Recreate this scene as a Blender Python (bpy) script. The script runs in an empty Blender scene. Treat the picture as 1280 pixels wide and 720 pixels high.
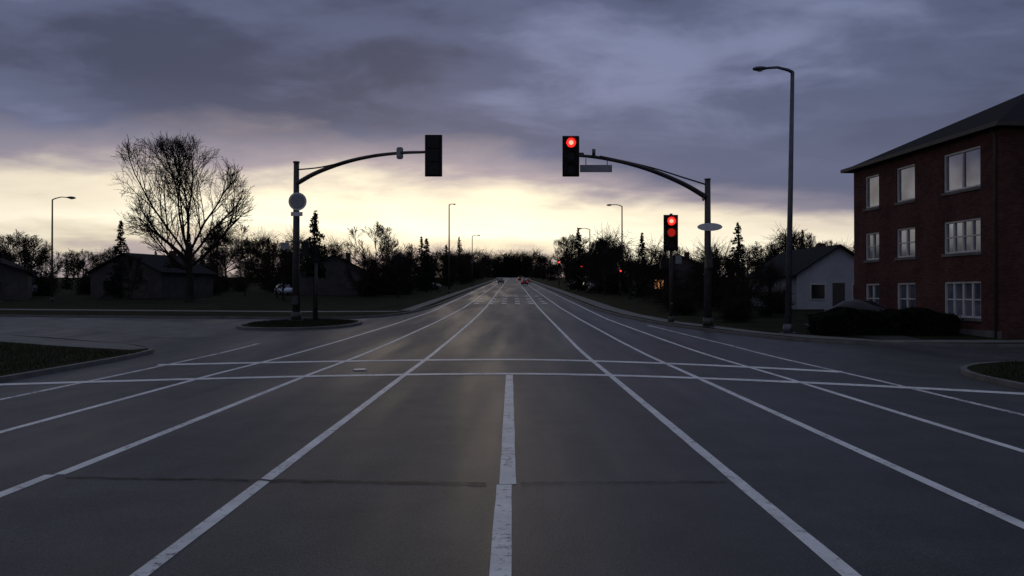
import bpy, bmesh, math, random
from mathutils import Vector, Matrix
R=random.Random(7)
S=bpy.context.scene
S.view_settings.view_transform='Standard'
try: S.view_settings.look='None'
except Exception: pass
S.view_settings.exposure=0

# ---------------------------------------------------------------- terrain
def zg(y):
    if y<26: return 0.0
    if y<36: return .025*(y-26)**2/20
    if y<600: return .025*(y-31)
    if y<700: return .025*569+.025*(y-600)-.025*(y-600)**2/200
    return .025*569+1.25
YB=[26,28,30,32,34,36,600,620,640,660,680,700]
G=.13

# ---------------------------------------------------------------- materials
def mat(name):
    m=bpy.data.materials.new(name); m.use_nodes=True
    nt=m.node_tree; b=nt.nodes['Principled BSDF']
    return m,nt,b
def noise(nt,scale,detail=5,rough=.6,vec=None):
    n=nt.nodes.new('ShaderNodeTexNoise'); n.inputs['Scale'].default_value=scale
    n.inputs['Detail'].default_value=detail; n.inputs['Roughness'].default_value=rough
    if vec is not None: nt.links.new(vec,n.inputs['Vector'])
    return n
def ramp(nt,fac,stops,interp='LINEAR'):
    r=nt.nodes.new('ShaderNodeValToRGB'); e=r.color_ramp.elements; r.color_ramp.interpolation=interp
    while len(e)<len(stops): e.new(.5)
    for i,(p,c) in enumerate(stops):
        e[i].position=p; e[i].color=(c[0],c[1],c[2],1) if not isinstance(c,(int,float)) else (c,c,c,1)
    nt.links.new(fac,r.inputs[0]); return r
def simple(name,c1,c2=None,scale=3,rough=.7,metal=0,bump=0,spec=.5):
    m,nt,b=mat(name)
    tc=nt.nodes.new('ShaderNodeTexCoord')
    n=noise(nt,scale,3,.6,tc.outputs['Object'])
    c2=c2 or tuple(x*.6 for x in c1)
    r=ramp(nt,n.outputs['Fac'],[(.3,c2),(.7,c1)])
    nt.links.new(r.outputs[0],b.inputs['Base Color'])
    b.inputs['Roughness'].default_value=rough; b.inputs['Metallic'].default_value=metal
    b.inputs['Specular IOR Level'].default_value=spec
    if bump:
        bp=nt.nodes.new('ShaderNodeBump'); bp.inputs['Strength'].default_value=bump; bp.inputs['Distance'].default_value=.02
        nt.links.new(n.outputs['Fac'],bp.inputs['Height']); nt.links.new(bp.outputs[0],b.inputs['Normal'])
    return m
def emis(name,col,s,base=None):
    m,nt,b=mat(name); b.inputs['Base Color'].default_value=(*(base or col),1)
    b.inputs['Emission Color'].default_value=(*col,1); b.inputs['Emission Strength'].default_value=s
    return m

def asphalt_nodes(nt):
    tc=nt.nodes.new('ShaderNodeTexCoord'); o=tc.outputs['Object']
    mp=nt.nodes.new('ShaderNodeMapping'); mp.inputs['Scale'].default_value=(.50,.035,1)
    nt.links.new(o,mp.inputs[0])
    big=noise(nt,1.0,3,.55,mp.outputs[0])
    mid=noise(nt,.9,5,.65,o)
    fine=noise(nt,60,2,.7,o)
    r1=ramp(nt,big.outputs['Fac'],[(.3,(.026,.027,.030)),(.7,(.055,.055,.057))])
    r2=ramp(nt,mid.outputs['Fac'],[(.3,.66),(.7,1.24)])
    r3=ramp(nt,fine.outputs['Fac'],[(.3,.30),(.72,2.0)])
    def mul(a,b_):
        m=nt.nodes.new('ShaderNodeMixRGB'); m.blend_type='MULTIPLY'; m.inputs[0].default_value=1
        nt.links.new(a,m.inputs[1]); nt.links.new(b_,m.inputs[2]); return m.outputs[0]
    c=mul(mul(r1.outputs[0],r2.outputs[0]),r3.outputs[0])
    return o,big,mid,fine,c
m_asph,nt,b=mat('asphalt')
o,big,mid,fine,c=asphalt_nodes(nt)
nt.links.new(c,b.inputs['Base Color'])
rr=ramp(nt,big.outputs['Fac'],[(.36,.42),(.64,.60)])
nt.links.new(rr.outputs[0],b.inputs['Roughness'])
b.inputs['Specular IOR Level'].default_value=.29
bp=nt.nodes.new('ShaderNodeBump'); bp.inputs['Strength'].default_value=.6; bp.inputs['Distance'].default_value=.012
nt.links.new(fine.outputs['Fac'],bp.inputs['Height']); nt.links.new(bp.outputs[0],b.inputs['Normal'])

def paint(name,wear=.42,col=.62):
    m,nt,b=mat(name)
    o,big,mid,fine,c=asphalt_nodes(nt)
    n1=noise(nt,9,6,.78,o)
    n3=noise(nt,.8,3,.6,o)
    ad=nt.nodes.new('ShaderNodeMath'); ad.operation='MULTIPLY_ADD'; nt.links.new(n3.outputs['Fac'],ad.inputs[0]); ad.inputs[1].default_value=.35; nt.links.new(n1.outputs['Fac'],ad.inputs[2])
    w=ramp(nt,ad.outputs[0],[(wear+.12,0),(wear+.26,1)])
    n2=noise(nt,1.5,4,.6,o)
    pc=ramp(nt,n2.outputs['Fac'],[(.3,(col*.66,)*3),(.7,(col,)*3)])
    mx=nt.nodes.new('ShaderNodeMixRGB'); nt.links.new(w.outputs[0],mx.inputs[0])
    nt.links.new(c,mx.inputs[1]); nt.links.new(pc.outputs[0],mx.inputs[2])
    nt.links.new(mx.outputs[0],b.inputs['Base Color']); b.inputs['Roughness'].default_value=.55
    b.inputs['Specular IOR Level'].default_value=.3
    return m
m_paint=paint('road_paint',.37,.80); m_paint2=paint('worn_road_paint',.43,.72)
m_tar=simple('tar_seam',(.022,.022,.025),(.014,.014,.016),2,.6,spec=.3)
m_conc=simple('concrete',(.16,.155,.15),(.09,.088,.085),1.2,.75,0,.3,spec=.25)
m_grass=simple('grass',(.026,.028,.014),(.011,.013,.008),.6,1,0,.4,spec=.03)
m_blade=simple('grass_blades',(.038,.040,.020),(.020,.021,.012),.8,.9,spec=.08)
m_bark=simple('bark',(.035,.028,.024),(.018,.014,.012),3,.95,0,.4,spec=.1)
m_leaf=simple('dark_foliage',(.024,.024,.017),(.012,.012,.010),.7,.9,spec=.05)
m_twig=simple('twiggy_foliage',(.036,.025,.021),(.018,.013,.012),.7,.95,spec=.05)
m_pine=simple('pine_needles',(.016,.024,.015),(.007,.010,.007),1.5,.9,spec=.05)
m_hedge=simple('hedge_leaves',(.018,.020,.013),(.008,.009,.006),2,.9,spec=.08)
m_pole=simple('weathered_steel',(.07,.065,.062),(.04,.036,.034),4,.55,.4)
m_steel2=simple('galvanised_steel',(.10,.11,.13),(.06,.065,.08),4,.45,.5)
m_black=simple('signal_housing_black',(.014,.014,.014),(.008,.008,.008),6,.6,spec=.25)
m_yel=simple('signal_housing_yellow',(.22,.12,.015),(.13,.07,.01),5,.5)
m_lensd=simple('unlit_lens',(.02,.012,.012),(.012,.008,.008),5,.45,spec=.3)
m_white=simple('white_sign',(.7,.7,.7),(.5,.5,.5),3,.4)
m_grey=simple('grey_sign',(.25,.26,.28),(.18,.19,.2),3,.4)
m_frame=simple('white_window_frame',(.58,.57,.56),(.44,.43,.42),3,.5)
m_roof=simple('roof_shingles',(.026,.026,.030),(.013,.013,.016),8,.95,0,.5,spec=.06)
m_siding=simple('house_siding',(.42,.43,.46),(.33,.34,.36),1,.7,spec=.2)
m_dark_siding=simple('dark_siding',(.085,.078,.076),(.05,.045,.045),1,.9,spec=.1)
m_red=emis('red_lens',(1,.015,.01),2.6,(.3,.01,.01))
m_reddim=emis('dim_red_lens',(1,.03,.02),.3,(.3,.01,.01))
m_redcore=emis('red_lens_core',(1,.12,.08),5)
m_tail=emis('tail_light',(1,.05,.02),1.2,(.3,.01,.01))
m_warm=emis('warm_lamp',(1,.45,.18),.5)
m_rubber=simple('tyre_rubber',(.015,.015,.015),None,5,.8,spec=.2)
m_fascia=simple('painted_fascia',(.07,.06,.055),(.045,.04,.036),2,.6,spec=.3)
def glass(name,c=(.30,.33,.42),metal=.65,ro=.07,spec=.5):
    m,nt,b=mat(name)
    tc=nt.nodes.new('ShaderNodeTexCoord'); n=noise(nt,.5,3,.5,tc.outputs['Object'])
    r=ramp(nt,n.outputs['Fac'],[(.35,tuple(x*.5 for x in c)),(.65,c)])
    nt.links.new(r.outputs[0],b.inputs['Base Color']); b.inputs['Metallic'].default_value=metal; b.inputs['Roughness'].default_value=ro
    b.inputs['Specular IOR Level'].default_value=spec
    return m
m_glass=glass('window_glass'); m_cglass=glass('car_glass',(.02,.022,.026),0,.12,.3)
m_brick,nt,b=mat('red_brick')
tc=nt.nodes.new('ShaderNodeTexCoord'); sp=nt.nodes.new('ShaderNodeSeparateXYZ'); nt.links.new(tc.outputs['Object'],sp.inputs[0])
ad=nt.nodes.new('ShaderNodeMath'); nt.links.new(sp.outputs[0],ad.inputs[0]); nt.links.new(sp.outputs[1],ad.inputs[1])
cb=nt.nodes.new('ShaderNodeCombineXYZ'); nt.links.new(ad.outputs[0],cb.inputs[0]); nt.links.new(sp.outputs[2],cb.inputs[1])
br=nt.nodes.new('ShaderNodeTexBrick'); nt.links.new(cb.outputs[0],br.inputs['Vector'])
br.inputs['Color1'].default_value=(.12,.042,.034,1); br.inputs['Color2'].default_value=(.06,.024,.022,1)
br.inputs['Mortar'].default_value=(.085,.066,.062,1); br.inputs['Scale'].default_value=1
br.inputs['Brick Width'].default_value=.22; br.inputs['Row Height'].default_value=.075; br.inputs['Mortar Size'].default_value=.008
nn=noise(nt,.6,5,.6,tc.outputs['Object']); r=ramp(nt,nn.outputs['Fac'],[(.3,.6),(.7,1.1)])
mm=nt.nodes.new('ShaderNodeMixRGB'); mm.blend_type='MULTIPLY'; mm.inputs[0].default_value=1
nt.links.new(br.outputs[0],mm.inputs[1]); nt.links.new(r.outputs[0],mm.inputs[2]); nt.links.new(mm.outputs[0],b.inputs['Base Color'])
b.inputs['Roughness'].default_value=.9; b.inputs['Specular IOR Level'].default_value=.12

# ---------------------------------------------------------------- helpers
def link(o,parent=None):
    S.collection.objects.link(o)
    if parent: o.parent=parent
    return o
def empty(name,loc=(0,0,0),rz=0):
    e=bpy.data.objects.new(name,None); e.location=loc; e.rotation_euler=(0,0,rz); e.empty_display_size=.3
    return link(e)
def meshobj(name,V,F,mats,parent=None,smooth=False,mi=None):
    me=bpy.data.meshes.new(name); me.from_pydata([tuple(v) for v in V],[],F); 
    for m in (mats if isinstance(mats,(list,tuple)) else [mats]): me.materials.append(m)
    if mi: me.polygons.foreach_set('material_index',mi)
    if smooth: me.polygons.foreach_set('use_smooth',[True]*len(me.polygons))
    me.update(); o=bpy.data.objects.new(name,me); return link(o,parent)
def tube(V,F,pts,rads,n=8,cap=True):
    base=len(V); pts=[Vector(p) for p in pts]; k=len(pts)
    for i,p in enumerate(pts):
        d=(pts[min(i+1,k-1)]-pts[max(i-1,0)]); 
        if d.length<1e-9: d=Vector((0,0,1))
        d.normalize()
        a=Vector((0,0,1)) if abs(d.z)<.9 else Vector((0,1,0))
        u=d.cross(a).normalized(); w=d.cross(u)
        for j in range(n):
            t=2*math.pi*j/n
            V.append(p+(u*math.cos(t)+w*math.sin(t))*rads[i])
    for i in range(k-1):
        for j in range(n):
            a0=base+i*n+j; a1=base+i*n+(j+1)%n
            F.append((a0,a1,a1+n,a0+n))
    if cap:
        F.append(tuple(base+j for j in range(n))[::-1]); F.append(tuple(base+(k-1)*n+j for j in range(n)))
def tubeobj(name,pts,rads,m,parent=None,n=12):
    if isinstance(rads,(int,float)): rads=[rads]*len(pts)
    V=[];F=[]; tube(V,F,pts,rads,n); o=meshobj(name,V,F,m,parent,True)
    return o
def boxobj(name,c,s,m,parent=None,rz=0,bev=.0,rx=0):
    bm=bmesh.new(); bmesh.ops.create_cube(bm,size=1)
    for v in bm.verts: v.co=Vector((v.co.x*s[0],v.co.y*s[1],v.co.z*s[2]))
    if bev: bmesh.ops.bevel(bm,geom=bm.edges[:],offset=bev,segments=2,affect='EDGES')
    me=bpy.data.meshes.new(name); bm.to_mesh(me); bm.free(); me.materials.append(m)
    o=bpy.data.objects.new(name,me); o.location=c; o.rotation_euler=(rx,0,rz); return link(o,parent)
def sheet(name,pts,off,mats,thick=0,inset=0,parent=None):
    bm=bmesh.new(); f=bm.faces.new([bm.verts.new((x,y,0)) for x,y in pts]); bm.normal_update()
    if f.normal.z<0: f.normal_flip()
    if inset:
        bmesh.ops.inset_region(bm,faces=[f],thickness=inset,use_even_offset=True,use_boundary=True)
        bm.normal_update()
        for ff in bm.faces: ff.material_index=0
        f.material_index=1
    bmesh.ops.triangulate(bm,faces=bm.faces[:])
    for y in YB:
        bmesh.ops.bisect_plane(bm,geom=bm.verts[:]+bm.edges[:]+bm.faces[:],plane_co=(0,y,0),plane_no=(0,1,0))
    for v in bm.verts: v.co.z=zg(v.co.y)+off
    if thick:
        be=[e for e in bm.edges if e.is_boundary]
        r=bmesh.ops.extrude_edge_only(bm,edges=be)
        for v in [g for g in r['geom'] if isinstance(g,bmesh.types.BMVert)]: v.co.z-=thick
        for ff in [g for g in r['geom'] if isinstance(g,bmesh.types.BMFace)]: ff.material_index=0
    me=bpy.data.meshes.new(name); bm.to_mesh(me); bm.free()
    for m in (mats if isinstance(mats,(list,tuple)) else [mats]): me.materials.append(m)
    o=bpy.data.objects.new(name,me); return link(o,parent)

# ---------------------------------------------------------------- ground & roads
sheet('ground',[(-3000,-200),(3000,-200),(3000,3500),(-3000,3500)],0,m_grass)
LN=[(-12.8,-40),(-12.6,20),(-12.9,28.5),(-13.6,30.6),(-15.5,32.6),(-24,38),(-90,50)]
LF=[(-90,64),(-24,53.5),(-13,52),(-9.6,53.2),(-8,57),(-7.1,64),(-6.8,75),(-6.8,600)]
RN=[(11.6,-40),(11.6,19.5),(12.4,22.6),(14.6,24.6),(18,25),(90,25)]
RF=[(90,32),(18,32),(14.8,33),(12.6,35),(11,38.5),(9.7,42.5),(8.4,47),(7.3,56),(6.8,66),(6.8,600)]
def smooth(P):
    for _ in range(2):
        Q=[P[0]]
        for a,b_ in zip(P[:-1],P[1:]):
            if math.dist(a,b_)>30: Q+= [(a[0]+(b_[0]-a[0])*min(.25,2/math.dist(a,b_)),a[1]+(b_[1]-a[1])*min(.25,2/math.dist(a,b_))),
                (b_[0]+(a[0]-b_[0])*min(.25,2/math.dist(a,b_)),b_[1]+(a[1]-b_[1])*min(.25,2/math.dist(a,b_)))]
            else: Q+=[(a[0]*.75+b_[0]*.25,a[1]*.75+b_[1]*.25),(a[0]*.25+b_[0]*.75,a[1]*.25+b_[1]*.75)]
        Q.append(P[-1]); P=Q
    return P
LN,LF,RN,RF=[smooth(p) for p in (LN,LF,RN,RF)]
sheet('road',RN+RF+LF[::-1]+LN[::-1],.004,m_asph)
sheet('grass_verge',LN+[(-90,-40)],G,[m_conc,m_grass],.2,.17)
sheet('grass_verge',RN+[(90,-40)],G,[m_conc,m_grass],.2,.17)
sheet('grass_verge',LF+[(-300,600),(-300,64)],G,[m_conc,m_grass],.2,.17)
sheet('grass_verge',RF+[(300,600),(300,32)],G,[m_conc,m_grass],.2,.17)
sheet('traffic_island',smooth([(-15.5,47.5),(-15.2,43),(-12.5,41.5),(-9.4,43.2),(-8.6,47),(-9.6,50),(-13,50.3),(-15.5,47.5)])[:-1],G,[m_conc,m_grass],.2,.25)
sheet('pale_reflection_patch',smooth([(-44,51),(-30,46.5),(-22,42),(-17,37.5),(-14.5,36.8),(-14.2,39),(-16.4,42.5),(-17,47),(-24,50.8),(-44,55),(-44,51)])[:-1],.008,m_conc)  # pale sheet on the crossing: wet-road reflection put in as lighter colour
sheet('pavement',[(-80,58.9+10),(-16,58.9),(-8.6,59.5),(-8.4,61),(-16,60.6),(-80,70.8)],G+.008,m_conc)
sheet('pavement',[(-8.6,61.5),(-7.6,61.5),(-7.4,590),(-8.6,590)],G+.012,m_conc)
sheet('pavement',[(15.6,32.8),(80,32.8),(80,34.2),(15.8,34.2),(12.3,38.7),(11.3,42.4),(9.9,47.2),(8.9,56),(8.6,66),(8.6,590),(7.3,590),(7.3,66),(7.8,56),(8.9,47.2),(10.3,42.4),(11.4,38.6),(13.2,35.2)][::-1],G+.008,m_conc)
sheet('pavement',[(-60,41.0),(-24,35),(-17.3,30.9),(-13.9,29.2),(-13.6,30.1),(-15.6,32.2),(-24,37.4),(-60,43.4)],G+.008,m_conc)
sheet('driveway',[(15.9,34.3),(17.6,34.3),(17.9,36.9),(20.3,45),(16.4,45),(15.3,38.5)],G+.012,m_asph)
sheet('driveway',[(-52,66.5),(-48,66),(-52,82),(-57,82)],G+.012,m_conc)

def strip(name,path,w,m,off=.008,wob=0):
    V=[];F=[]
    P=[]
    for a,b_ in zip(path[:-1],path[1:]):
        L=math.dist(a,b_); n=max(1,int(L/.6)) if L<60 else max(1,int(L/4))
        for i in range(n): P.append((a[0]+(b_[0]-a[0])*i/n,a[1]+(b_[1]-a[1])*i/n))
    P.append(path[-1])
    for i,p in enumerate(P):
        q0=P[max(i-1,0)]; q1=P[min(i+1,len(P)-1)]
        dx,dy=q1[0]-q0[0],q1[1]-q0[1]; l=math.hypot(dx,dy); nx,ny=-dy/l,dx/l
        ww=w/2*(1+R.uniform(-wob,wob)); sh=R.uniform(-wob,wob)*w*.2
        for s in (-1,1):
            x=p[0]+nx*(ww*s+sh); y=p[1]+ny*(ww*s+sh)
            V.append((x,y,zg(y)+off))
    for i in range(len(P)-1): F.append((2*i,2*i+1,2*i+3,2*i+2)[::-1])
    return meshobj(name,V,F,m)
LW=.15
strip('lane_marking',[(-2.9,-10),(-2.9,21.7),(-2.85,32),(-2.5,50),(-2.3,70),(-2.3,590)],LW,m_paint,wob=.05)
strip('lane_marking',[(-5.58,-10),(-5.58,9.7)],LW,m_paint,wob=.05)
strip('lane_marking',[(-5.49,9.72),(-5.5,21.7),(-5.3,32),(-4.6,50),(-4.2,70),(-4.2,590)],LW,m_paint,wob=.05)
strip('lane_marking',[(-8.1,-10),(-8.1,21.7),(-7.8,32),(-6.9,47),(-6.3,62),(-6.2,400)],LW,m_paint,wob=.05)
strip('lane_marking',[(-10.6,-10),(-10.6,21),(-10.75,34)],.15,m_paint2,wob=.05)
strip('lane_marking',[(2.64,-10),(2.64,21.7),(2.6,35),(2.45,51),(2.3,70),(2.3,590)],LW,m_paint,wob=.05)
strip('lane_marking',[(4.84,-10),(4.84,21.7),(4.8,32),(4.4,52),(4.2,70),(4.2,590)],LW,m_paint,wob=.05)
strip('lane_marking',[(7.12,-10),(7.12,21),(6.9,33),(6.2,52),(6.1,400)],LW,m_paint,wob=.05)
strip('lane_marking',[(9.2,-10),(9.25,20),(9.0,33),(7.8,46)],.15,m_paint2,wob=.05)
strip('lane_marking',[(-.10,-8),(-.09,9.2)],.17,m_paint,wob=.04)
strip('lane_marking',[(-.05,9.22),(-.07,21.6)],.19,m_paint,wob=.04)
def arc(cx,d0,dl,dr,xl,xr,w,m,nm):
    P=[]
    n=26
    for i in range(n+1):
        x=xl+(xr-xl)*i/n
        t=(x/xr)**1.6*(dr-d0) if x>0 else (x/xl)**1.6*(dl-d0)
        P.append((x,d0+t))
    strip(nm,P,w,m,.012,.05)
arc(0,21.9,19.2,17.3,-12.5,11.5,.44,m_paint,'stop_line')
arc(0,26.6,24.6,22.4,-10.9,9.2,.5,m_paint,'crosswalk_line')
for d in (78,84,92,104): 
    for i in range(6):
        x=-3.5+i*1.35
        strip('crosswalk_bar',[(x,d),(x,d+3.0)],.5,m_paint2,.012)
def crack(a,b_,w,n=24,j=.12,m=m_tar,off=.016):
    P=[(a[0]+(b_[0]-a[0])*i/n+R.uniform(-j,j)*.3,a[1]+(b_[1]-a[1])*i/n+R.uniform(-j,j)) for i in range(n+1)]
    strip('tar_seam',P,w,m,off,.6)
crack((-5.3,9.55),(-.3,9.25),.05,60,.03); crack((.1,9.25),(2.5,9.35),.03,40,.03)
boxobj('flattened_paper',(-4.35,22.9,.025),(.34,.32,.03),m_white,None,.4,.01)

def blades(name,reg,n):
    V=[];F=[]
    k=0
    while k<n:
        x,y=reg()
        if x is None: continue
        h=R.uniform(.04,.13); a=R.uniform(0,6.28); w=.012; z=zg(y)+G
        dx,dy=math.cos(a)*w,math.sin(a)*w; lx,ly=R.uniform(-.04,.04),R.uniform(-.04,.04)
        b0=len(V); V+= [(x-dx,y-dy,z),(x+dx,y+dy,z),(x+lx,y+ly,z+h)]; F.append((b0,b0+1,b0+2)); k+=1
    meshobj(name,V,F,m_blade)
def regL():
    x=R.uniform(-30,-12.95); y=R.uniform(13,34)
    lim = 28.5 if x>-13.4 else 28.8 if x>-14 else (29+(-x-14)*.58)
    return (x,y) if y<lim-.4 else (None,None)
def regR():
    x=R.uniform(11.9,26); y=R.uniform(12,24.6)
    return (x,y) if y<20+min(4.4,(x-11.6)*1.3) else (None,None)
def regI():
    a=R.uniform(0,6.28); r=math.sqrt(R.random()); return (-12.1+2.9*r*math.cos(a),46.2+3.7*r*math.sin(a))
blades('grass',regL,24000); blades('grass',regR,16000); blades('grass',regI,7000)

# ---------------------------------------------------------------- trees
def bare_tree_mesh(name,seed,H,trunk=.28,levels=5,spread=1.0,kids=(7,6,6,5,4),r0=None,minr=.012,m=m_bark,crown=None,kr=.62):
    r=random.Random(seed); V=[];F=[]
    r0=r0 or H*.02
    def inside(q):
        if not crown: return True
        cx,cz,rx,rz=crown
        return ((q.x-cx)/rx)**2+(q.y/rx)**2+((q.z-cz)/rz)**2 < r.uniform(.72,1.2)
    def grow(p,d,L,rad,lv):
        ns=[5,6,4,3,2,2][min(lv,5)]; pts=[p.copy()]; rads=[rad]; q=p.copy(); dd=d.copy()
        for i in range(ns):
            j=.10 if lv==0 else .20
            up=(.06 if lv>0 else 0)
            if crown and lv==1: up=.06 if dd.z<.8 else -.02
            dd=(dd+Vector((r.uniform(-j,j),r.uniform(-j,j),r.uniform(-j,j)*.7+up))).normalized()
            q2=q+dd*L/ns
            if lv>0 and i>0 and not inside(q2): break
            q=q2; pts.append(q.copy())
            end=.6 if lv==0 else .3
            rads.append(max(minr*.7,rad*(1-(1-end)*(i+1)/ns)))
        ns=len(pts)-1
        tube(V,F,pts,rads,[9,6,4,3,3,3][min(lv,5)],False)
        if lv>=levels: return
        k=kids[lv]
        for c in range(k):
            t=(.5+.5*c/(k-1)) if lv==0 else ((.30 if lv==1 else .22)+.78*(c+r.uniform(-.3,.3))/(k-.5))
            t=min(max(t,.12),1); f=t*ns; i=min(int(f),ns-1); pp=pts[i].lerp(pts[i+1],f-i)
            if lv>1 and not inside(pp): continue
            dl=(pts[i+1]-pts[i]).normalized()
            ang=r.uniform(.45,1.05)*spread if lv==0 else r.uniform(.35,.85)*(.9)
            if crown and lv==0: ang=[1.15,1.2,1.0,1.05,.85,.9,.7,.6,.45,.35,.2,.1][int(c*12/k)]*r.uniform(.9,1.08)
            elif lv==0 and c==k-1: ang=.15
            if lv==0: az=c*2.4+r.uniform(-.4,.4)
            else: az=r.uniform(0,6.28)
            a=Vector((0,0,1)) if abs(dl.z)<.9 else Vector((1,0,0))
            u=dl.cross(a).normalized(); w=dl.cross(u)
            nd=(dl*math.cos(ang)+(u*math.cos(az)+w*math.sin(az))*math.sin(ang)).normalized()
            nl=(H*(1-trunk)*r.uniform(.56,.70)) if lv==0 else L*r.uniform(.40,.66)*(1.1-.35*t)
            if crown and lv==0: nl=H*.66*r.uniform(.92,1.04)
            grow(pp,nd,nl,max(minr,rads[min(i,ns)]*(kr if lv==0 else .55)),lv+1)
    grow(Vector((0,0,-.1)),Vector((0,0,1)),H*trunk*1.35,r0,0)
    tube(V,F,[(0,0,-.2),(0,0,.15),(0,0,.6)],[r0*1.9,r0*1.4,r0*1.02],9,False)
    me=bpy.data.meshes.new(name); me.from_pydata([tuple(v) for v in V],[],F); me.materials.append(m); return me
def leafq(V,F,c,s,r,k_=.38):
    n=Vector((r.gauss(0,1),r.gauss(0,1),r.gauss(0,1))).normalized()
    a=n.orthogonal().normalized(); b_=n.cross(a); t=r.uniform(0,6.28)
    u=(a*math.cos(t)+b_*math.sin(t))*s; v=(b_*math.cos(t)-a*math.sin(t))*s*k_
    k=len(V); V+= [c-u,c-v,c+u,c+v]; F.append((k,k+1,k+2,k+3))
def clump_tree_mesh(name,seed,H,W,n,m,low=.12,leaf=.22,lob=16,k_=.38):
    r=random.Random(seed); V=[];F=[]
    tube(V,F,[(0,0,-.2),(0,0,H*.3),(.1,.1,H*.7)],[H*.022,H*.016,H*.006],6,False)
    L=[]
    for i in range(lob):
        t=r.uniform(low,.9); rad=W*.5*math.sin(math.pi*min(1,max(.1,(t+.08)*.92)))**.7
        a=r.uniform(0,6.28); rr_=rad*r.uniform(.2,.8)
        L.append((Vector((math.cos(a)*rr_,math.sin(a)*rr_,t*H)),W*r.uniform(.13,.24)))
        tube(V,F,[(0,0,H*min(t*.6,.6)),L[-1][0]],[H*.007,.02],4,False)
        for q in range(22):
            d=Vector((r.gauss(0,1),r.gauss(0,1),r.gauss(.7,.8))).normalized()*L[-1][1]*r.uniform(1.2,2.2)
            tube(V,F,[L[-1][0],L[-1][0]+d],[.03,.012],3,False)
    mi=[0]*len(F)
    for i in range(n):
        c,s=L[r.randrange(lob)]
        d=Vector((r.gauss(0,1),r.gauss(0,1),r.gauss(0,.85))).normalized()*s*r.uniform(.2,1.35)
        p=c+d
        if p.z<.05: p.z=r.uniform(.05,.5)
        leafq(V,F,p,leaf*r.uniform(.5,1.4),r,k_); mi.append(1)
    me=bpy.data.meshes.new(name); me.from_pydata([tuple(v) for v in V],[],F); me.materials.append(m_bark); me.materials.append(m)
    me.polygons.foreach_set('material_index',mi); return me
def pine_mesh(name,seed,H,W,bare=.08,dens=1.0,leaf=.16):
    r=random.Random(seed); V=[];F=[]
    tube(V,F,[(0,0,-.2),(0,0,H*.5),(0,0,H)],[H*.016,H*.010,.015],7,False); mi=[0]*len(F)
    z=bare*H
    while z<H*.985:
        t=(z-bare*H)/(H*(1-bare)); L=W*.5*(1-t)**.85*r.uniform(.7,1.12)+.06
        for k in range(int(5+4*(1-t))):
            a=r.uniform(0,6.28); l=L*r.uniform(.65,1.1); dr=-.28*l
            e=Vector((math.cos(a)*l,math.sin(a)*l,z+dr+.12*l)); s0=Vector((0,0,z))
            f0=len(F); tube(V,F,[s0,e],[.025,.008],3,False); mi+=[0]*(len(F)-f0)
            nn_=int((5+l*9)*dens)
            for q in range(nn_):
                u=r.uniform(.12,1.05); p=s0.lerp(e,u)+Vector((r.gauss(0,.10*l*(1.15-u)+.03),r.gauss(0,.10*l*(1.15-u)+.03),r.gauss(-.04,.07)))
                leafq(V,F,p,leaf*r.uniform(.6,1.2),r); mi.append(1)
        z+=H*.028*r.uniform(.8,1.3)
    me=bpy.data.meshes.new(name); me.from_pydata([tuple(v) for v in V],[],F); me.materials.append(m_bark); me.materials.append(m_pine)
    me.polygons.foreach_set('material_index',mi); return me
def place(name,me,x,y,s=1,rz=0,parent=None,sz=None,dz=G):
    o=bpy.data.objects.new(name,me); o.location=(x,y,zg(y)+dz); o.scale=(s,s,sz or s); o.rotation_euler=(0,0,rz); return link(o,parent)

hero=bare_tree_mesh('bare_tree',11,16.4,.27,5,1.05,(12,8,6,5,3),.40,.017,m_bark,(-1.6,10.3,7.5,6.4),.46)
place('bare_tree',hero,-32.2,80,1,0)
p1=pine_mesh('pine',3,6.8,2.1,.42,1.5,.13); place('pine_tree',p1,-12.35,50.0)
BT=[bare_tree_mesh('bt%d'%i,20+i,10,.25,4,1.0,(9,7,6,6),.17,.024,m_bark,(0,6,3.4+.4*(i%2),3.9)) for i in range(5)]
CT=[clump_tree_mesh('ct%d'%i,40+i,8,8,3800,[m_leaf,m_twig,m_twig][i%3],.08,.34,20,.085) for i in range(5)]
PT=[pine_mesh('pt%d'%i,60+i,10,4.4,.06,.8,.22) for i in range(3)]
BU=[clump_tree_mesh('bu%d'%i,80+i,3,5.5,2200,[m_leaf,m_twig][i%2],.05,.2,12,.16) for i in range(2)]
line=empty('distant_trees')
cnt=0
def put(kind,x,y,h):
    global cnt
    me=R.choice(kind); base={id(BT):10.,id(CT):8.,id(PT):10.,id(BU):3.}[id(kind)]
    s=h/base; cnt+=1
    place('tree_%d'%cnt,me,x,y,s*R.uniform(.95,1.3),R.uniform(0,6.28),line,sz=s)
def hgt(y,el): return 2.2+el*y-zg(y)
for band,(d,step,el) in enumerate([(108,10.0,.044),(140,9,.048),(185,9.5,.050),(255,11.5,.052),(345,12,.052)]):
    for side in (-1,1):
        x=13+d*.03
        lim=d*.76
        while x<lim:
            y=d+R.uniform(-8,12)
            u=side*x/d
            e=el+.010*math.sin(u*17+1)+.007*math.sin(u*41+band)+R.gauss(0,.007)
            if side>0: e-=.003
            if band==0 and x<26: e-=.010
            k=R.random(); kind=CT if k<.34 else (BT if k<.82 else PT)
            h=hgt(y,e)*(1 if kind is CT else (1.3 if kind is BT else R.uniform(1.1,1.4)))
            put(kind,side*x,y,max(3.0,h))
            x+=step*R.uniform(.6,1.35)
for side in (-1,1):
    y=95
    while y<640:
        k=R.random(); kind=CT if k<.3 else (BT if k<.75 else PT)
        put(kind,side*(11.5+R.uniform(0,5)+ y*.006),y,R.uniform(5.5,9.5))
        y+=R.uniform(8,16)*(1+y/500)
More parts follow.
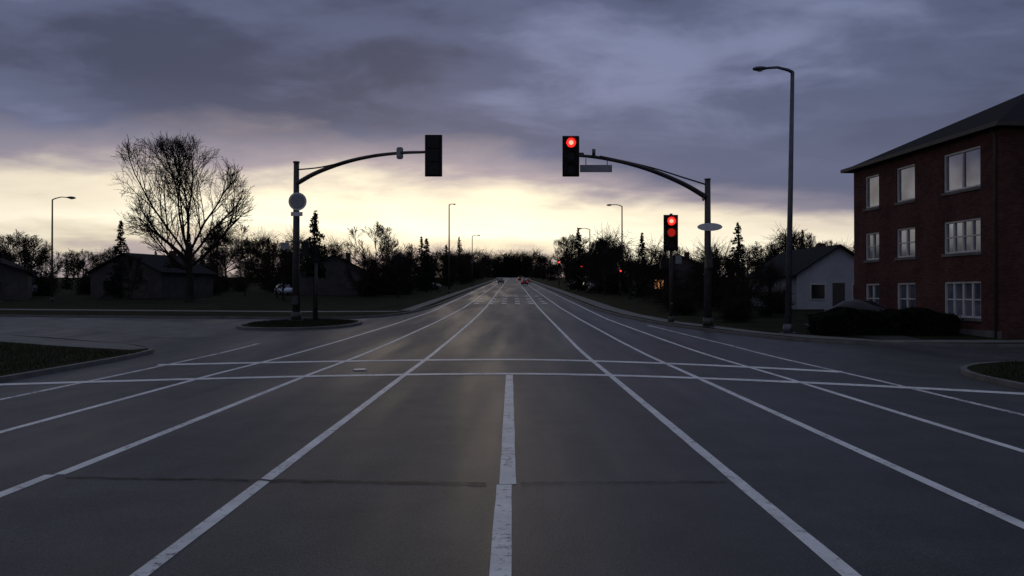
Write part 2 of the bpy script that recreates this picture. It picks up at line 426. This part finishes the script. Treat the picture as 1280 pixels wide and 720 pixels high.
for i in range(54): put(R.choice([CT,CT,PT]),R.uniform(-130,130) if i%2 else R.uniform(-35,35),R.uniform(690,760),R.uniform(13,24))
for i in range(110): put(BU,R.choice([-1,1])*R.uniform(14,85),R.uniform(98,135),R.uniform(1.6,3.4))
for (x,y,h,kind) in [(-45,92,9.0,'p'),(10.6,128,10.2,'p'),(15.5,140,9.0,'p'),(-57,80,6.0,'b'),(-50,74,5,'b'),(-64,95,8,'b'),(-24,84,6.4,'b'),(-18,96,6,'b'),(-41,86,5.0,'b'),(-27,92,6.2,'b'),
                     (16,62,4.4,'c'),(19,64,5.4,'b'),(15.5,66,4.4,'c'),(20.0,62,3.3,'c'),(31.5,66,6.2,'c'),(34,62,6,'b'),(14.5,78,5.5,'c'),(13,88,6.4,'b'),(21.5,76,7.8,'p'),(29,82,7.5,'b'),(17.5,70,5,'c')]:
    me,b0={'p':(PT,10.),'c':(CT,8.),'b':(BT,10.)}[kind]
    s=h/b0; place({'p':'pine_tree','c':'leafy_tree','b':'bare_tree'}[kind],R.choice(me),x,y,s,R.uniform(0,6.28))
for (x,y,h) in [(13.2,47,1.4),(11.8,55,1.5),(15,52,1.8),(17.2,53,1.5),(12.6,60,1.9),(19,57,1.3)]:
    place('bush',R.choice(BU),x,y,h/3,R.uniform(0,6))
def hedge(name,x0,x1,y0,y1,h,n,leaf=.07):
    r=random.Random(5); V=[];F=[];mi=[]
    for i in range(60):
        x=r.uniform(x0+.1,x1-.1); y=r.uniform(y0+.2,y1-.2); z=zg(y)+G
        tube(V,F,[(x,y,z-.05),(x+r.uniform(-.2,.2),y+r.uniform(-.2,.2),z+h*.8)],[.03,.01],4,False)
    mi=[0]*len(F)
    for i in range(n):
        x=r.uniform(x0,x1); y=r.uniform(y0,y1)
        top=h*(1+.10*math.sin(x*2.1)+.07*math.sin(x*5.3+1)); 
        f=r.random()
        if f<.45: z=top*r.uniform(.92,1.05)
        elif f<.85: y=y0+abs(r.gauss(0,.08)); z=r.uniform(.02,top)
        else: z=r.uniform(.02,top); x=r.choice([x0,x1])+r.gauss(0,.1)
        ex=min(x-x0,x1-x); z=min(z,top*min(1,.75+max(ex,0)*.6))
        leafq(V,F,Vector((x,y,zg(y)+G+z)),leaf*r.uniform(.6,1.5),r); mi.append(1)
    meshobj(name,V,F,[m_bark,m_hedge],None,False,mi)
hedge('hedge',14.3,20.4,36.6,38.2,1.05,24000,.08)

# ---------------------------------------------------------------- brick building
P1=Vector((21.4,35,0)); P2=Vector((20.4,47.7,0)); L=(P2-P1).length
ang=math.atan2(-(P2-P1).x,(P2-P1).y)
B=empty('brick_building',(P1.x,P1.y,0),ang)
D=14.0; Z0=-.2; Z1=9.6
def wall(name,origin,udir,length,rects,nrm,parent,z0=Z0,z1=Z1,dep=.16,bars=True,wm=m_brick):
    us=sorted({0,length}|{r[0] for r in rects}|{r[1] for r in rects}); vs=sorted({z0,z1}|{r[2] for r in rects}|{r[3] for r in rects})
    V=[];F=[]; O=Vector(origin); u=Vector(udir); n=Vector(nrm)
    P=lambda a,z,d=0: O+u*a+Vector((0,0,z))-n*d
    def q(a,b_,c,d):
        k=len(V); V.extend([a,b_,c,d]); F.append((k,k+1,k+2,k+3))
    for i in range(len(us)-1):
        for j in range(len(vs)-1):
            cu=(us[i]+us[i+1])/2; cv=(vs[j]+vs[j+1])/2
            if any(r[0]<cu<r[1] and r[2]<cv<r[3] for r in rects): continue
            q(P(us[i],vs[j]),P(us[i+1],vs[j]),P(us[i+1],vs[j+1]),P(us[i],vs[j+1]))
    for (a,b_,c,d) in [r[:4] for r in rects]:
        q(P(a,c),P(b_,c),P(b_,c,dep+.12),P(a,c,dep+.12)); q(P(a,d),P(b_,d),P(b_,d,dep+.12),P(a,d,dep+.12))
        q(P(a,c),P(a,d),P(a,d,dep+.12),P(a,c,dep+.12)); q(P(b_,c),P(b_,d),P(b_,d,dep+.12),P(b_,c,dep+.12))
    meshobj(name,V,F,wm,parent)
    VF=[];FF=[];VG=[];FG=[];VS=[];FS=[]
    def bar(V_,F_,a,b_,c,d,o0,o1):
        k=len(V_)
        for dd in (o0,o1):
            V_.extend([P(a,c,dd),P(b_,c,dd),P(b_,d,dd),P(a,d,dd)])
        for f in [(0,1,2,3),(7,6,5,4),(0,4,5,1),(1,5,6,2),(2,6,7,3),(3,7,4,0)]: F_.append(tuple(k+x for x in f))
    for r_ in rects:
        a,b_,c,d=r_[:4]; k=r_[4] if len(r_)>4 else 1; fw=.09
        bar(VF,FF,a,a+fw,c,d,.05,dep); bar(VF,FF,b_-fw,b_,c,d,.05,dep)
        bar(VF,FF,a+fw,b_-fw,c,c+fw,.05,dep); bar(VF,FF,a+fw,b_-fw,d-fw,d,.05,dep)
        for m_ in range(1,k):
            x=a+(b_-a)*m_/k; bar(VF,FF,x-.05,x+.05,c+fw,d-fw,.07,dep)
        if len(r_)>5 and r_[5]:
            zz=c+(d-c)*.5
            for m_ in range(k):
                xa=a+(b_-a)*m_/k+(fw if m_==0 else .05); xb=a+(b_-a)*(m_+1)/k-(fw if m_==k-1 else .05)
                bar(VF,FF,xa,xb,zz-.03,zz+.03,.09,dep)
        kk=len(VG); VG.extend([P(a,c,dep-.02),P(b_,c,dep-.02),P(b_,d,dep-.02),P(a,d,dep-.02)]); FG.append((kk,kk+1,kk+2,kk+3))
        bar(VS,FS,a-.12,b_+.12,c-.14,c-.003,-.07,.02)
    meshobj(name+'_frames',VF,FF,m_frame,parent); meshobj(name+'_glass',VG,FG,m_glass,parent); meshobj(name+'_sills',VS,FS,m_conc,parent)
cols=[(.105,.318,2),(.508,.642,1),(.781,.897,1)]
rows=[(7.1,8.95,0),(4.12,5.67,1),(1.07,2.77,1)]
rects=[(a*L,b_*L,c,d,k*(2 if k==2 and rr_ else 1) if not(k==1 and rr_) else 2,rr_) for a,b_,k in cols for c,d,rr_ in rows]
wall('facade',(0,0,0),(0,1,0),L,rects,(-1,0,0),B)
wall('side_wall',(0,0,0),(1,0,0),D,[(2.2,4.0,c,d,2,1) for c,d,_ in rows]+[(9.5,11.3,c,d,2,1) for c,d,_ in rows],(0,-1,0),B)
wall('back_wall',(D,0,0),(0,1,0),L,[],(1,0,0),B); wall('end_wall',(0,L,0),(1,0,0),D,[],(0,1,0),B)
boxobj('plinth',(-.03,L/2,.3),(.05,L+.04,.5),m_conc,B)
tubeobj('downpipe',[(-.08,.25,.1),(-.08,.25,9.2),(-.3,.25,9.5)],.05,m_fascia,B)
oh=.45; rz0=Z1+.02; rise=3.25
x0,x1,y0,y1=-oh,D+oh,-oh,L+oh; hy=min((x1-x0),(y1-y0))/2
V=[(x0,y0,rz0),(x1,y0,rz0),(x1,y1,rz0),(x0,y1,rz0)]
V+=[(x0+hy,(y0+y1)/2,rz0+rise),(x1-hy,(y0+y1)/2,rz0+rise)]
meshobj('roof',V,[(0,4,3),(0,1,5,4),(1,2,5),(2,3,4,5)],m_roof,B)
def rim(nm,h0,h1,e,m):
    boxobj(nm+'_1',(x0-e/2,(y0+y1)/2,(h0+h1)/2),(e,y1-y0+2*e,h1-h0),m,B); boxobj(nm+'_2',(x1+e/2,(y0+y1)/2,(h0+h1)/2),(e,y1-y0+2*e,h1-h0),m,B)
    boxobj(nm+'_3',((x0+x1)/2,y0-e/2,(h0+h1)/2),(x1-x0-.004,e,h1-h0),m,B); boxobj(nm+'_4',((x0+x1)/2,y1+e/2,(h0+h1)/2),(x1-x0-.004,e,h1-h0),m,B)
rim('gutter',rz0-.16,rz0+.03,.10,m_fascia)
meshobj('soffit',[(x0,y0,rz0-.05),(x1,y0,rz0-.05),(x1,y1,rz0-.05),(x0,y1,rz0-.05)],[(0,1,2,3)],m_fascia,B)

# ---------------------------------------------------------------- houses
def house(name,x,y,w,d,h,rise,rz,wallm,lit=False):
    H=empty(name,(x,y,zg(y)+G-.1),rz)
    V=[(-w/2,-d/2,0),(w/2,-d/2,0),(w/2,d/2,0),(-w/2,d/2,0),(-w/2,-d/2,h),(w/2,-d/2,h),(w/2,d/2,h),(-w/2,d/2,h),(0,-d/2,h+rise),(0,d/2,h+rise)]
    F=[(0,1,5,8,4),(2,3,7,9,6),(1,2,6,5),(3,0,4,7)]
    meshobj('walls',V,F,wallm,H)
    o_=.4; k=rise/(w/2); t=.12
    for s in (-1,1):
        V=[(0,-d/2-o_,h+rise+.02),(s*(w/2+o_),-d/2-o_,h-o_*k+.02),(s*(w/2+o_),d/2+o_,h-o_*k+.02),(0,d/2+o_,h+rise+.02)]
        V+=[(a,b_,c+t) for a,b_,c in V]
        meshobj('roof_slope',V,[(0,1,2,3),(7,6,5,4),(0,4,5,1),(1,5,6,2),(2,6,7,3),(3,7,4,0)],m_roof,H)
    fm=m_frame if wallm is m_siding else m_fascia
    for i,(wx,wz) in enumerate([(-w*.25,h*.5),(w*.25,h*.5)]):
        boxobj('window_frame_%d'%i,(wx,-d/2-.02,wz),(1.3,.06,1.3),fm,H); boxobj('window_glass_%d'%i,(wx,-d/2-.055,wz),(1.1,.03,1.1),m_warm if (lit and i==0) else m_cglass,H)
    boxobj('door',(0,-d/2-.03,1.05),(1,.06,2.1),m_fascia,H)
    boxobj('chimney',(w*.2,d*.1,h+rise*.9),(.6,.6,1.6),m_brick,H)
house('grey_house',25.4,68,7.0,9,2.8,2.2,.12,m_siding)
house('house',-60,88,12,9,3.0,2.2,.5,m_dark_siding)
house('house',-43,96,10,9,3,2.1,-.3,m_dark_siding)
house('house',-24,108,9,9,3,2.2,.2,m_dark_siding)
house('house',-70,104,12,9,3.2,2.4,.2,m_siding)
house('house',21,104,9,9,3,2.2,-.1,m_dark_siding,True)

# ---------------------------------------------------------------- signals & poles
def disc(name,c,r,m,parent,th=.04,n=24,nrm=(0,-1,0)):
    V=[];F=[]; c=Vector(c); nn_=Vector(nrm); tube(V,F,[c,c+nn_*th],[r,r],n); return meshobj(name,V,F,m,parent)
def signal_head(prefix,parent,c,w,h,lit=None,back=False,sections=3,body=m_black,dim=None):
    x,y,z=c; s=-1 if not back else 1
    sh=h/sections
    for i in range(sections):
        boxobj(prefix+'_housing_%d'%i,(x,y,z+h/2-sh*(i+.5)),(w*.72,.30,sh-.02),body,parent,0,.035)
    boxobj(prefix+'_backplate',(x,y+(.03 if s<0 else -.03),z),(w,.025,h*1.05),m_black,parent,0,.01)
    r=min(w*.28,sh*.36)
    for i in range(sections):
        zz=z+h/2-sh*(i+.5)
        on=(lit==i)
        disc(prefix+'_lens_%d'%i,(x,y+s*.15,zz),r,m_red if on else (m_reddim if dim==i else m_lensd),parent,.03,nrm=(0,s,0))
        if on: disc(prefix+'_core_%d'%i,(x,y+s*.18,zz),r*.5,m_redcore,parent,.012,nrm=(0,s,0))
        V=[];F=[];n=18
        for j in range(n+1):
            a=math.radians(-40)+math.radians(260)*j/n
            for yy in (0,s*.26):
                V.append((x+math.cos(a)*r*1.12,y+s*.15+yy,zz+math.sin(a)*r*1.12))
        for j in range(n): F.append((2*j,2*j+1,2*j+3,2*j+2))
        o=meshobj(prefix+'_visor_%d'%i,V,F,m_black,parent); md=o.modifiers.new('s','SOLIDIFY'); md.thickness=.02
TS=empty('traffic_signal_mast')
d=42.5; bz=zg(d)+G
tubeobj('pole',[(10.4,d,bz-.1),(10.4,d,8.25)],[.21,.15],m_pole,TS,16)
boxobj('base_plate',(10.4,d,bz+.04),(.6,.6,.08),m_pole,TS,0,.01); tubeobj('base_collar',[(10.4,d,bz+.08),(10.4,d,bz+.5)],[.27,.25],m_pole,TS,16)
disc('pole_cap',(10.4,d,8.25),.17,m_pole,TS,.06,16,(0,0,1))
def arm(name,pts,r0,r1,m,par):
    P=[Vector(p) for p in pts]; Q=[]
    E=[P[0]*2-P[1]]+P+[P[-1]*2-P[-2]]
    for i in range(1,len(E)-2):
        for k in range(6):
            t=k/6; a,b_,c,dd=E[i-1],E[i],E[i+1],E[i+2]
            Q.append(.5*((2*b_)+(c-a)*t+(2*a-5*b_+4*c-dd)*t*t+(3*b_-a-3*c+dd)*t**3))
    Q.append(P[-1]); n=len(Q)
    tubeobj(name,Q,[r0+(r1-r0)*i/(n-1) for i in range(n)],m,par,12)
arm('mast_arm',[(10.37,42.5,7.3),(9.07,42.2,7.98),(7.54,41.9,8.57),(6.02,41.6,8.98),(4.54,41.3,9.22),(3.36,41.0,9.29)],.14,.075,m_pole,TS)
arm('arm_brace',[(10.37,42.5,7.98),(9.07,42.2,8.32),(7.54,41.9,8.74),(6.0,41.6,9.06),(4.53,41.2,9.29)],.045,.035,m_pole,TS)
disc('arm_flange',(10.2,42.5,7.35),.22,m_pole,TS,.06,16,(-1,0,0))
signal_head('signal',TS,(3.02,41,9.25),.84,2.0,lit=0)
for e in (-1,1): boxobj('yellow_edge',(3.02+e*.425,41.03,9.25),(.02,.05,2.05),m_yel,TS)
boxobj('bracket',(3.55,41,9.33),(.28,.12,.2),m_pole,TS,0,.02)
boxobj('street_name_sign',(4.32,41.1,8.63),(1.65,.04,.38),m_grey,TS,0,.01)
for xx in (3.8,4.9): boxobj('sign_hanger',(xx,41.1,8.98),(.04,.04,.32),m_pole,TS)
tubeobj('detector',[(4.2,41.05,9.3),(4.2,41.05,9.62)],.09,m_steel2,TS)
V=[];F=[];n=28
for yy in (-.0,.06):
    for j in range(n): V.append((10.45+math.cos(j*6.2832/n)*.66,42.2+yy,5.72+math.sin(j*6.2832/n)*.21))
F=[tuple(range(n))[::-1],tuple(range(n,2*n))]+[(j,(j+1)%n,n+(j+1)%n,n+j) for j in range(n)]
meshobj('oval_sign',V,F,m_white,TS)
tubeobj('service_box_arm',[(10.4,42.4,3.2),(10.1,42.2,3.2)],.04,m_pole,TS); boxobj('push_button_box',(10.4,42.24,1.5),(.16,.12,.3),m_black,TS,0,.02)
boxobj('control_box',(10.4,42.2,3.9),(.34,.24,.7),m_pole,TS,0,.03)
PS=empty('pedestrian_signal_post'); X=9.35;d=47;bz=zg(d)+G
tubeobj('post',[(X,d,bz-.1),(X,d,6.9)],[.12,.09],m_pole,PS,12); tubeobj('post_base',[(X,d,bz),(X,d,bz+.35)],[.2,.14],m_pole,PS,12)
signal_head('front_signal',PS,(X-.08,d-.35,5.75),.85,2.0,lit=0,dim=1)
boxobj('upper_mount',(X,d-.15,6.3),(.12,.3,.1),m_pole,PS); boxobj('lower_mount',(X,d-.15,5.1),(.12,.3,.1),m_pole,PS)
boxobj('walk_signal',(X-.42,d-.15,3.9),(.5,.25,.5),m_black,PS,0,.03); boxobj('walk_bracket',(X-.1,d-.1,3.9),(.3,.06,.06),m_pole,PS)
boxobj('regulatory_sign',(X+.4,d-.2,4.2),(.35,.03,.5),m_grey,PS,0,.01); boxobj('sign_bracket',(X+.15,d-.1,4.2),(.4,.04,.04),m_pole,PS)
tubeobj('crossing_button',[(X,d-.15,1.6),(X,d-.2,1.6)],.06,m_yel,PS)
TL=empty('traffic_signal_mast'); d=48; bz=zg(d)+G; X=-12.95
tubeobj('pole',[(X,d,bz-.1),(X,d,10.05)],[.24,.16],m_pole,TL,16); disc('pole_cap',(X,d,10.05),.2,m_pole,TL,.08,16,(0,0,1))
boxobj('base_plate',(X,d,bz+.04),(.7,.7,.08),m_pole,TL,0,.01); tubeobj('base_collar',[(X,d,bz+.08),(X,d,bz+.55)],[.31,.28],m_pole,TL,16)
arm('mast_arm',[(-12.91,48,8.82),(-11.42,46.6,9.24),(-9.49,45.2,9.61),(-7.67,43.8,9.73),(-5.94,42.4,9.66),(-4.47,41,9.46)],.14,.07,m_pole,TL)
arm('arm_brace',[(-12.91,48,9.64),(-11.12,46.33,9.52),(-9.15,44.67,9.62),(-7.31,43,9.68)],.045,.03,m_pole,TL)
signal_head('signal',TL,(-4.02,41,9.27),.86,2.05,back=True)
for e in (-1,1): boxobj('yellow_edge',(-4.02+e*.435,40.97,9.27),(.02,.05,2.1),m_yel,TL)
boxobj('arm_detector',(-5.95,42.4,9.65),(.34,.25,.62),m_grey,TL,0,.05)
disc('round_sign',(X+.15,d-.26,7.7),.54,m_white,TL,.05,32); disc('round_sign_face',(X+.15,d-.312,7.7),.44,m_grey,TL,.01,32)
boxobj('sign_plate_lower',(X+.1,d-.28,6.95),(.7,.04,.25),m_white,TL,0,.01)
boxobj('bracket_upper',(X+.0,d-.25,5.3),(1.2,.06,.07),m_pole,TL); boxobj('side_signal_box',(X+.62,d-.25,4.85),(.42,.3,.95),m_black,TL,0,.03)
boxobj('side_sign',(X-.62,d-.25,5.05),(.5,.04,.4),m_grey,TL,0,.01); boxobj('control_box',(X,d-.3,1.8),(.36,.22,.55),m_pole,TL,0,.03)
tubeobj('conduit',[(X+.2,d-.1,bz),(X+.2,d-.1,7)],.03,m_steel2,TL)
PP=empty('pedestrian_signal_post'); X=-11.9;d=48.6;bz=zg(d)+G
tubeobj('post',[(X,d,bz-.1),(X,d,5.2)],[.10,.08],m_pole,PP); signal_head('walk_signal',PP,(X,d-.2,4.6),.5,1.0,back=True,sections=2)
def lamp(x,y,z,arml,side,r,m=m_steel2,lean=0):
    E=empty('street_lamp'); b_=zg(y)+G
    tubeobj('pole',[(x,y,b_-.1),(x+lean*.5,y,(z+b_)/2),(x+lean,y,z)],[r,r*.8,r*.6],m,E,14)
    tubeobj('base',[(x,y,b_),(x,y,b_+.45)],[r*1.5,r*1.35],m,E,14); boxobj('base_plate',(x,y,b_+.02),(r*4,r*4,.05),m,E,0,.01)
    s=side; X=x+lean
    P=[(X,y,z-.02),(X+s*arml*.12,y,z+arml*.05),(X+s*arml*.4,y,z+arml*.12),(X+s*arml*.7,y,z+arml*.10)]
    tubeobj('arm',P,[r*.55,r*.5,r*.42,r*.38],m,E,10)
    V=[];F=[];n=14;st=[(.62,.03,.03),(.7,.09,.07),(.82,.17,.11),(.94,.19,.11),(1.03,.13,.07),(1.06,.03,.02)]
    k=max(arml/1.9,.8)
    for (t,w,h) in st:
        for j in range(n):
            a=6.2832*j/n; V.append((X+s*arml*t,y+math.cos(a)*w*k,z+arml*(.105-.06*(t-.6))+math.sin(a)*h*k))
    for i in range(len(st)-1):
        for j in range(n): F.append((i*n+j,i*n+(j+1)%n,(i+1)*n+(j+1)%n,(i+1)*n+j))
    F.append(tuple(range(n))); F.append(tuple(range((len(st)-1)*n,len(st)*n)))
    meshobj('luminaire',V,F,m,E,True); 
    disc('refractor',(X+s*arml*.86,y,z+arml*.09-.09*k),.12*k,m_grey,E,.04,16,(0,0,-1))
lamp(13.1,38,12.75,1.8,-1,.15,lean=.25)
lamp(-46,80,11.6,2.2,1,.11,m_pole)
lamp(-9.2,117,15.2,.9,1,.13,m_pole)
lamp(15.0,109,14.1,2.0,-1,.13,m_pole)
lamp(14.6,150,14.2,2.2,-1,.13,m_pole)
lamp(-9.2,185,15.5,1.8,1,.13,m_pole)

# ---------------------------------------------------------------- cars
def carmat(name,c,coat=.3):
    m=simple(name,c,tuple(x*.85 for x in c),2,.4,spec=.3); m.node_tree.nodes['Principled BSDF'].inputs['Coat Weight'].default_value=coat; return m
def car(name,x,y,rz,m,tail=False,dz=.01):
    C=empty(name,(x,y,zg(y)+dz),rz)
    st=[(-2.15,.38,.55,.58,.62,.58),(-2.05,.28,.66,.70,.82,.76),(-1.5,.24,.82,.84,.88,.80),(-.85,.24,.92,.95,.90,.76),(-.25,.24,.94,1.36,.90,.62),
        (.5,.24,.95,1.46,.90,.62),(1.2,.24,.96,1.36,.90,.60),(1.75,.26,.95,1.02,.88,.72),(2.1,.30,.88,.92,.80,.70),(2.18,.42,.70,.74,.66,.6)]
    V=[];F=[];mi=[]
    for (a,zl,zb,zr,wb,wr) in st:
        V+= [(-wb*.9,a,zl),(-wb,a,(zl+zb)/2),(-wb*.97,a,zb),(-wr,a,zr-.02),(-wr*.5,a,zr+.02),(wr*.5,a,zr+.02),(wr,a,zr-.02),(wb*.97,a,zb),(wb,a,(zl+zb)/2),(wb*.9,a,zl)]
    n=10
    for i in range(len(st)-1):
        for j in range(n):
            F.append((i*n+j,i*n+(j+1)%n,(i+1)*n+(j+1)%n,(i+1)*n+j))
            g=0
            if j in (2,6) and 3<=i<=6: g=1
            if j in (3,4,5) and (i==3 or i==6): g=1
            mi.append(g)
    F.append(tuple(range(n))[::-1]); F.append(tuple(range((len(st)-1)*n,len(st)*n))); mi+=[0,0]
    meshobj('body',V,F,[m,m_cglass],C,True,mi)
    for sx in (-1,1):
        for sy in (-1.35,1.35):
            tubeobj('wheel',[(sx*.70,sy,.32),(sx*.91,sy,.32)],.32,m_rubber,C,20); disc('hub',(sx*.91,sy,.32),.19,m_grey,C,.015,16,(sx,0,0))
        boxobj('mirror',(sx*.98,-.6,.98),(.16,.1,.12),m,C,0,.03)
        boxobj('tail_lamp',(sx*.62,2.16,.76),(.26,.06,.13),m_tail if tail else m_lensd,C,0,.02)
        boxobj('headlamp',(sx*.58,-2.1,.62),(.3,.08,.12),m_grey,C,0,.02)
    boxobj('number_plate',(0,2.2,.58),(.5,.02,.12),m_grey,C)
    return C
mc1=carmat('dark_car_paint',(.014,.015,.019),.0); mc2=carmat('silver_car_paint',(.2,.21,.25)); mc3=carmat('red_car_paint',(.05,.012,.012)); mc4=carmat('white_car_paint',(.45,.5,.6))
car('parked_car',18.7,42.0,1.15,mc1,dz=.15)
car('parked_car',-30.2,106,.5,mc4,dz=.14)
for (x,y,m) in [(-15.5,150,mc2),(-21,152,mc1)]: car('parked_car',x,y,1.5,m,dz=.14)
for (x,y,m) in [(3.3,210,mc1),(5.2,260,mc3),(3.3,330,mc1)]: car('car',x,y,math.pi,m,True,.01)
for (x,y,m) in [(-3.3,240,mc1),(-5.3,330,mc1)]: car('car',x,y,0,m,False,.01)
for (x,y,m) in [(12.4,120,mc1),(12.6,133,mc3),(12.5,160,mc1)]: car('parked_car',x,y,math.pi,m,False,.14)
for (x,y,z) in [(11.4,132,6.2),(11.2,134,4.2),(9.4,160,8.0),(13.5,100,4.6)]:
    E=empty('traffic_signal_post'); tubeobj('post',[(x,y,zg(y)),(x,y,z+.6)],[.1,.08],m_pole,E); signal_head('signal',E,(x,y-.25,z),.5,1.3,lit=0)

# ---------------------------------------------------------------- world
W=bpy.data.worlds.new('World'); S.world=W; W.use_nodes=True; nt=W.node_tree
for n in list(nt.nodes): nt.nodes.remove(n)
out=nt.nodes.new('ShaderNodeOutputWorld'); bg=nt.nodes.new('ShaderNodeBackground'); nt.links.new(bg.outputs[0],out.inputs[0])
SEL=math.radians(6); SAZ=math.radians(-6)
sky=nt.nodes.new('ShaderNodeTexSky'); sky.sky_type='NISHITA'; sky.sun_disc=False; sky.sun_elevation=SEL; sky.sun_rotation=SAZ
tc=nt.nodes.new('ShaderNodeTexCoord'); sp=nt.nodes.new('ShaderNodeSeparateXYZ'); nt.links.new(tc.outputs['Generated'],sp.inputs[0])
def M(op,a,b_=None,clamp=False,c=None):
    n=nt.nodes.new('ShaderNodeMath'); n.operation=op; n.use_clamp=clamp
    for i,v in enumerate((a,b_,c)):
        if v is None: continue
        if isinstance(v,(int,float)): n.inputs[i].default_value=v
        else: nt.links.new(v,n.inputs[i])
    return n.outputs[0]
x,y,z=sp.outputs
az=M('ARCTAN2',x,y)
zc=M('ADD',M('MAXIMUM',z,0),.16)
cb=nt.nodes.new('ShaderNodeCombineXYZ'); nt.links.new(M('DIVIDE',x,zc),cb.inputs[0]); nt.links.new(M('DIVIDE',y,zc),cb.inputs[1])
mp=nt.nodes.new('ShaderNodeMapping'); mp.inputs['Scale'].default_value=(.8,1.0,1); mp.inputs['Rotation'].default_value=(0,0,.35); mp.inputs['Location'].default_value=(1.3,4.2,0); nt.links.new(cb.outputs[0],mp.inputs[0])
n1=noise(nt,.9,5,.48,mp.outputs[0]); n1.inputs['Distortion'].default_value=.5
n2=noise(nt,2.8,6,.55,mp.outputs[0]); n2.inputs['Distortion'].default_value=.3
azp=M('MAXIMUM',az,0)
e0=M('MULTIPLY',z,M('ADD',1,M('MULTIPLY',azp,1.5)))
e=M('ADD',e0,M('ADD',M('MULTIPLY',M('SUBTRACT',n1.outputs['Fac'],.5),.085),M('MULTIPLY',M('SUBTRACT',n2.outputs['Fac'],.5),.065)))
def lin(c,k=1): 
    return tuple(k*((v/255)/12.92 if v/255<=.04045 else ((v/255+.055)/1.055)**2.4) for v in c)
glow=ramp(nt,e,[(0,lin((165,152,156))),(.035,lin((196,182,178))),(.058,lin((250,236,206))),(.085,lin((255,249,222),1.25)),(.125,lin((255,242,212),1.1)),(.154,lin((176,163,170))),(.19,lin((96,101,129))),(1,lin((72,84,116)))])
dull=ramp(nt,e,[(0,lin((110,108,122))),(.05,lin((126,121,134))),(.085,lin((216,200,182))),(.125,lin((186,173,170))),(.160,lin((100,104,128))),(1,lin((70,82,113)))])
ga=M('SUBTRACT',az,-.12)
gf=M('POWER',2.718,M('MULTIPLY',M('MULTIPLY',ga,ga),-3.2))
gf=M('MULTIPLY',gf,M('GREATER_THAN',y,-.001))
mx=nt.nodes.new('ShaderNodeMixRGB'); nt.links.new(gf,mx.inputs[0]); nt.links.new(dull.outputs[0],mx.inputs[1]); nt.links.new(glow.outputs[0],mx.inputs[2])
nm=M('ADD',M('MULTIPLY',n1.outputs['Fac'],.64),M('MULTIPLY',n2.outputs['Fac'],.36))
cl=ramp(nt,nm,[(.37,(.54,.55,.58)),(.48,(.94,.96,.98)),(.62,(1.95,1.9,1.80))],'EASE')
up=M('MULTIPLY',M('SUBTRACT',z,.135),9,True)
mc=nt.nodes.new('ShaderNodeMixRGB'); mc.blend_type='MULTIPLY'; nt.links.new(up,mc.inputs[0]); nt.links.new(mx.outputs[0],mc.inputs[1]); nt.links.new(cl.outputs[0],mc.inputs[2])
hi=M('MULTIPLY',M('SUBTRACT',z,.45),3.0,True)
mh=nt.nodes.new('ShaderNodeMixRGB'); mh.inputs[2].default_value=(.235,.26,.335,1); nt.links.new(hi,mh.inputs[0]); nt.links.new(mc.outputs[0],mh.inputs[1])  # unseen sky overhead, brightness added to lift the ambient light
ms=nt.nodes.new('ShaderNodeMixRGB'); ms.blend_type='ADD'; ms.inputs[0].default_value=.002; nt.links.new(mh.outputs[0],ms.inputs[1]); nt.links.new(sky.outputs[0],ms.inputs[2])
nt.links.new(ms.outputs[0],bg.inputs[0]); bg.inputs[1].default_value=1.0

sd=bpy.data.lights.new('sun','SUN'); sd.energy=.07; sd.angle=math.radians(12); sd.color=(1,.78,.5)
so=bpy.data.objects.new('sun',sd); link(so)
dirv=Vector((math.sin(SAZ)*math.cos(SEL),math.cos(SAZ)*math.cos(SEL),math.sin(SEL)))
so.rotation_euler=dirv.to_track_quat('Z','Y').to_euler()

# ---------------------------------------------------------------- camera
cd=bpy.data.cameras.new('camera'); cd.lens=28.125; cd.sensor_width=36; cd.clip_end=6000; cd.clip_start=.1
co=bpy.data.objects.new('camera',cd); link(co); co.location=(0,0,2.2); co.rotation_euler=(math.radians(90.4),0,0)
S.camera=co
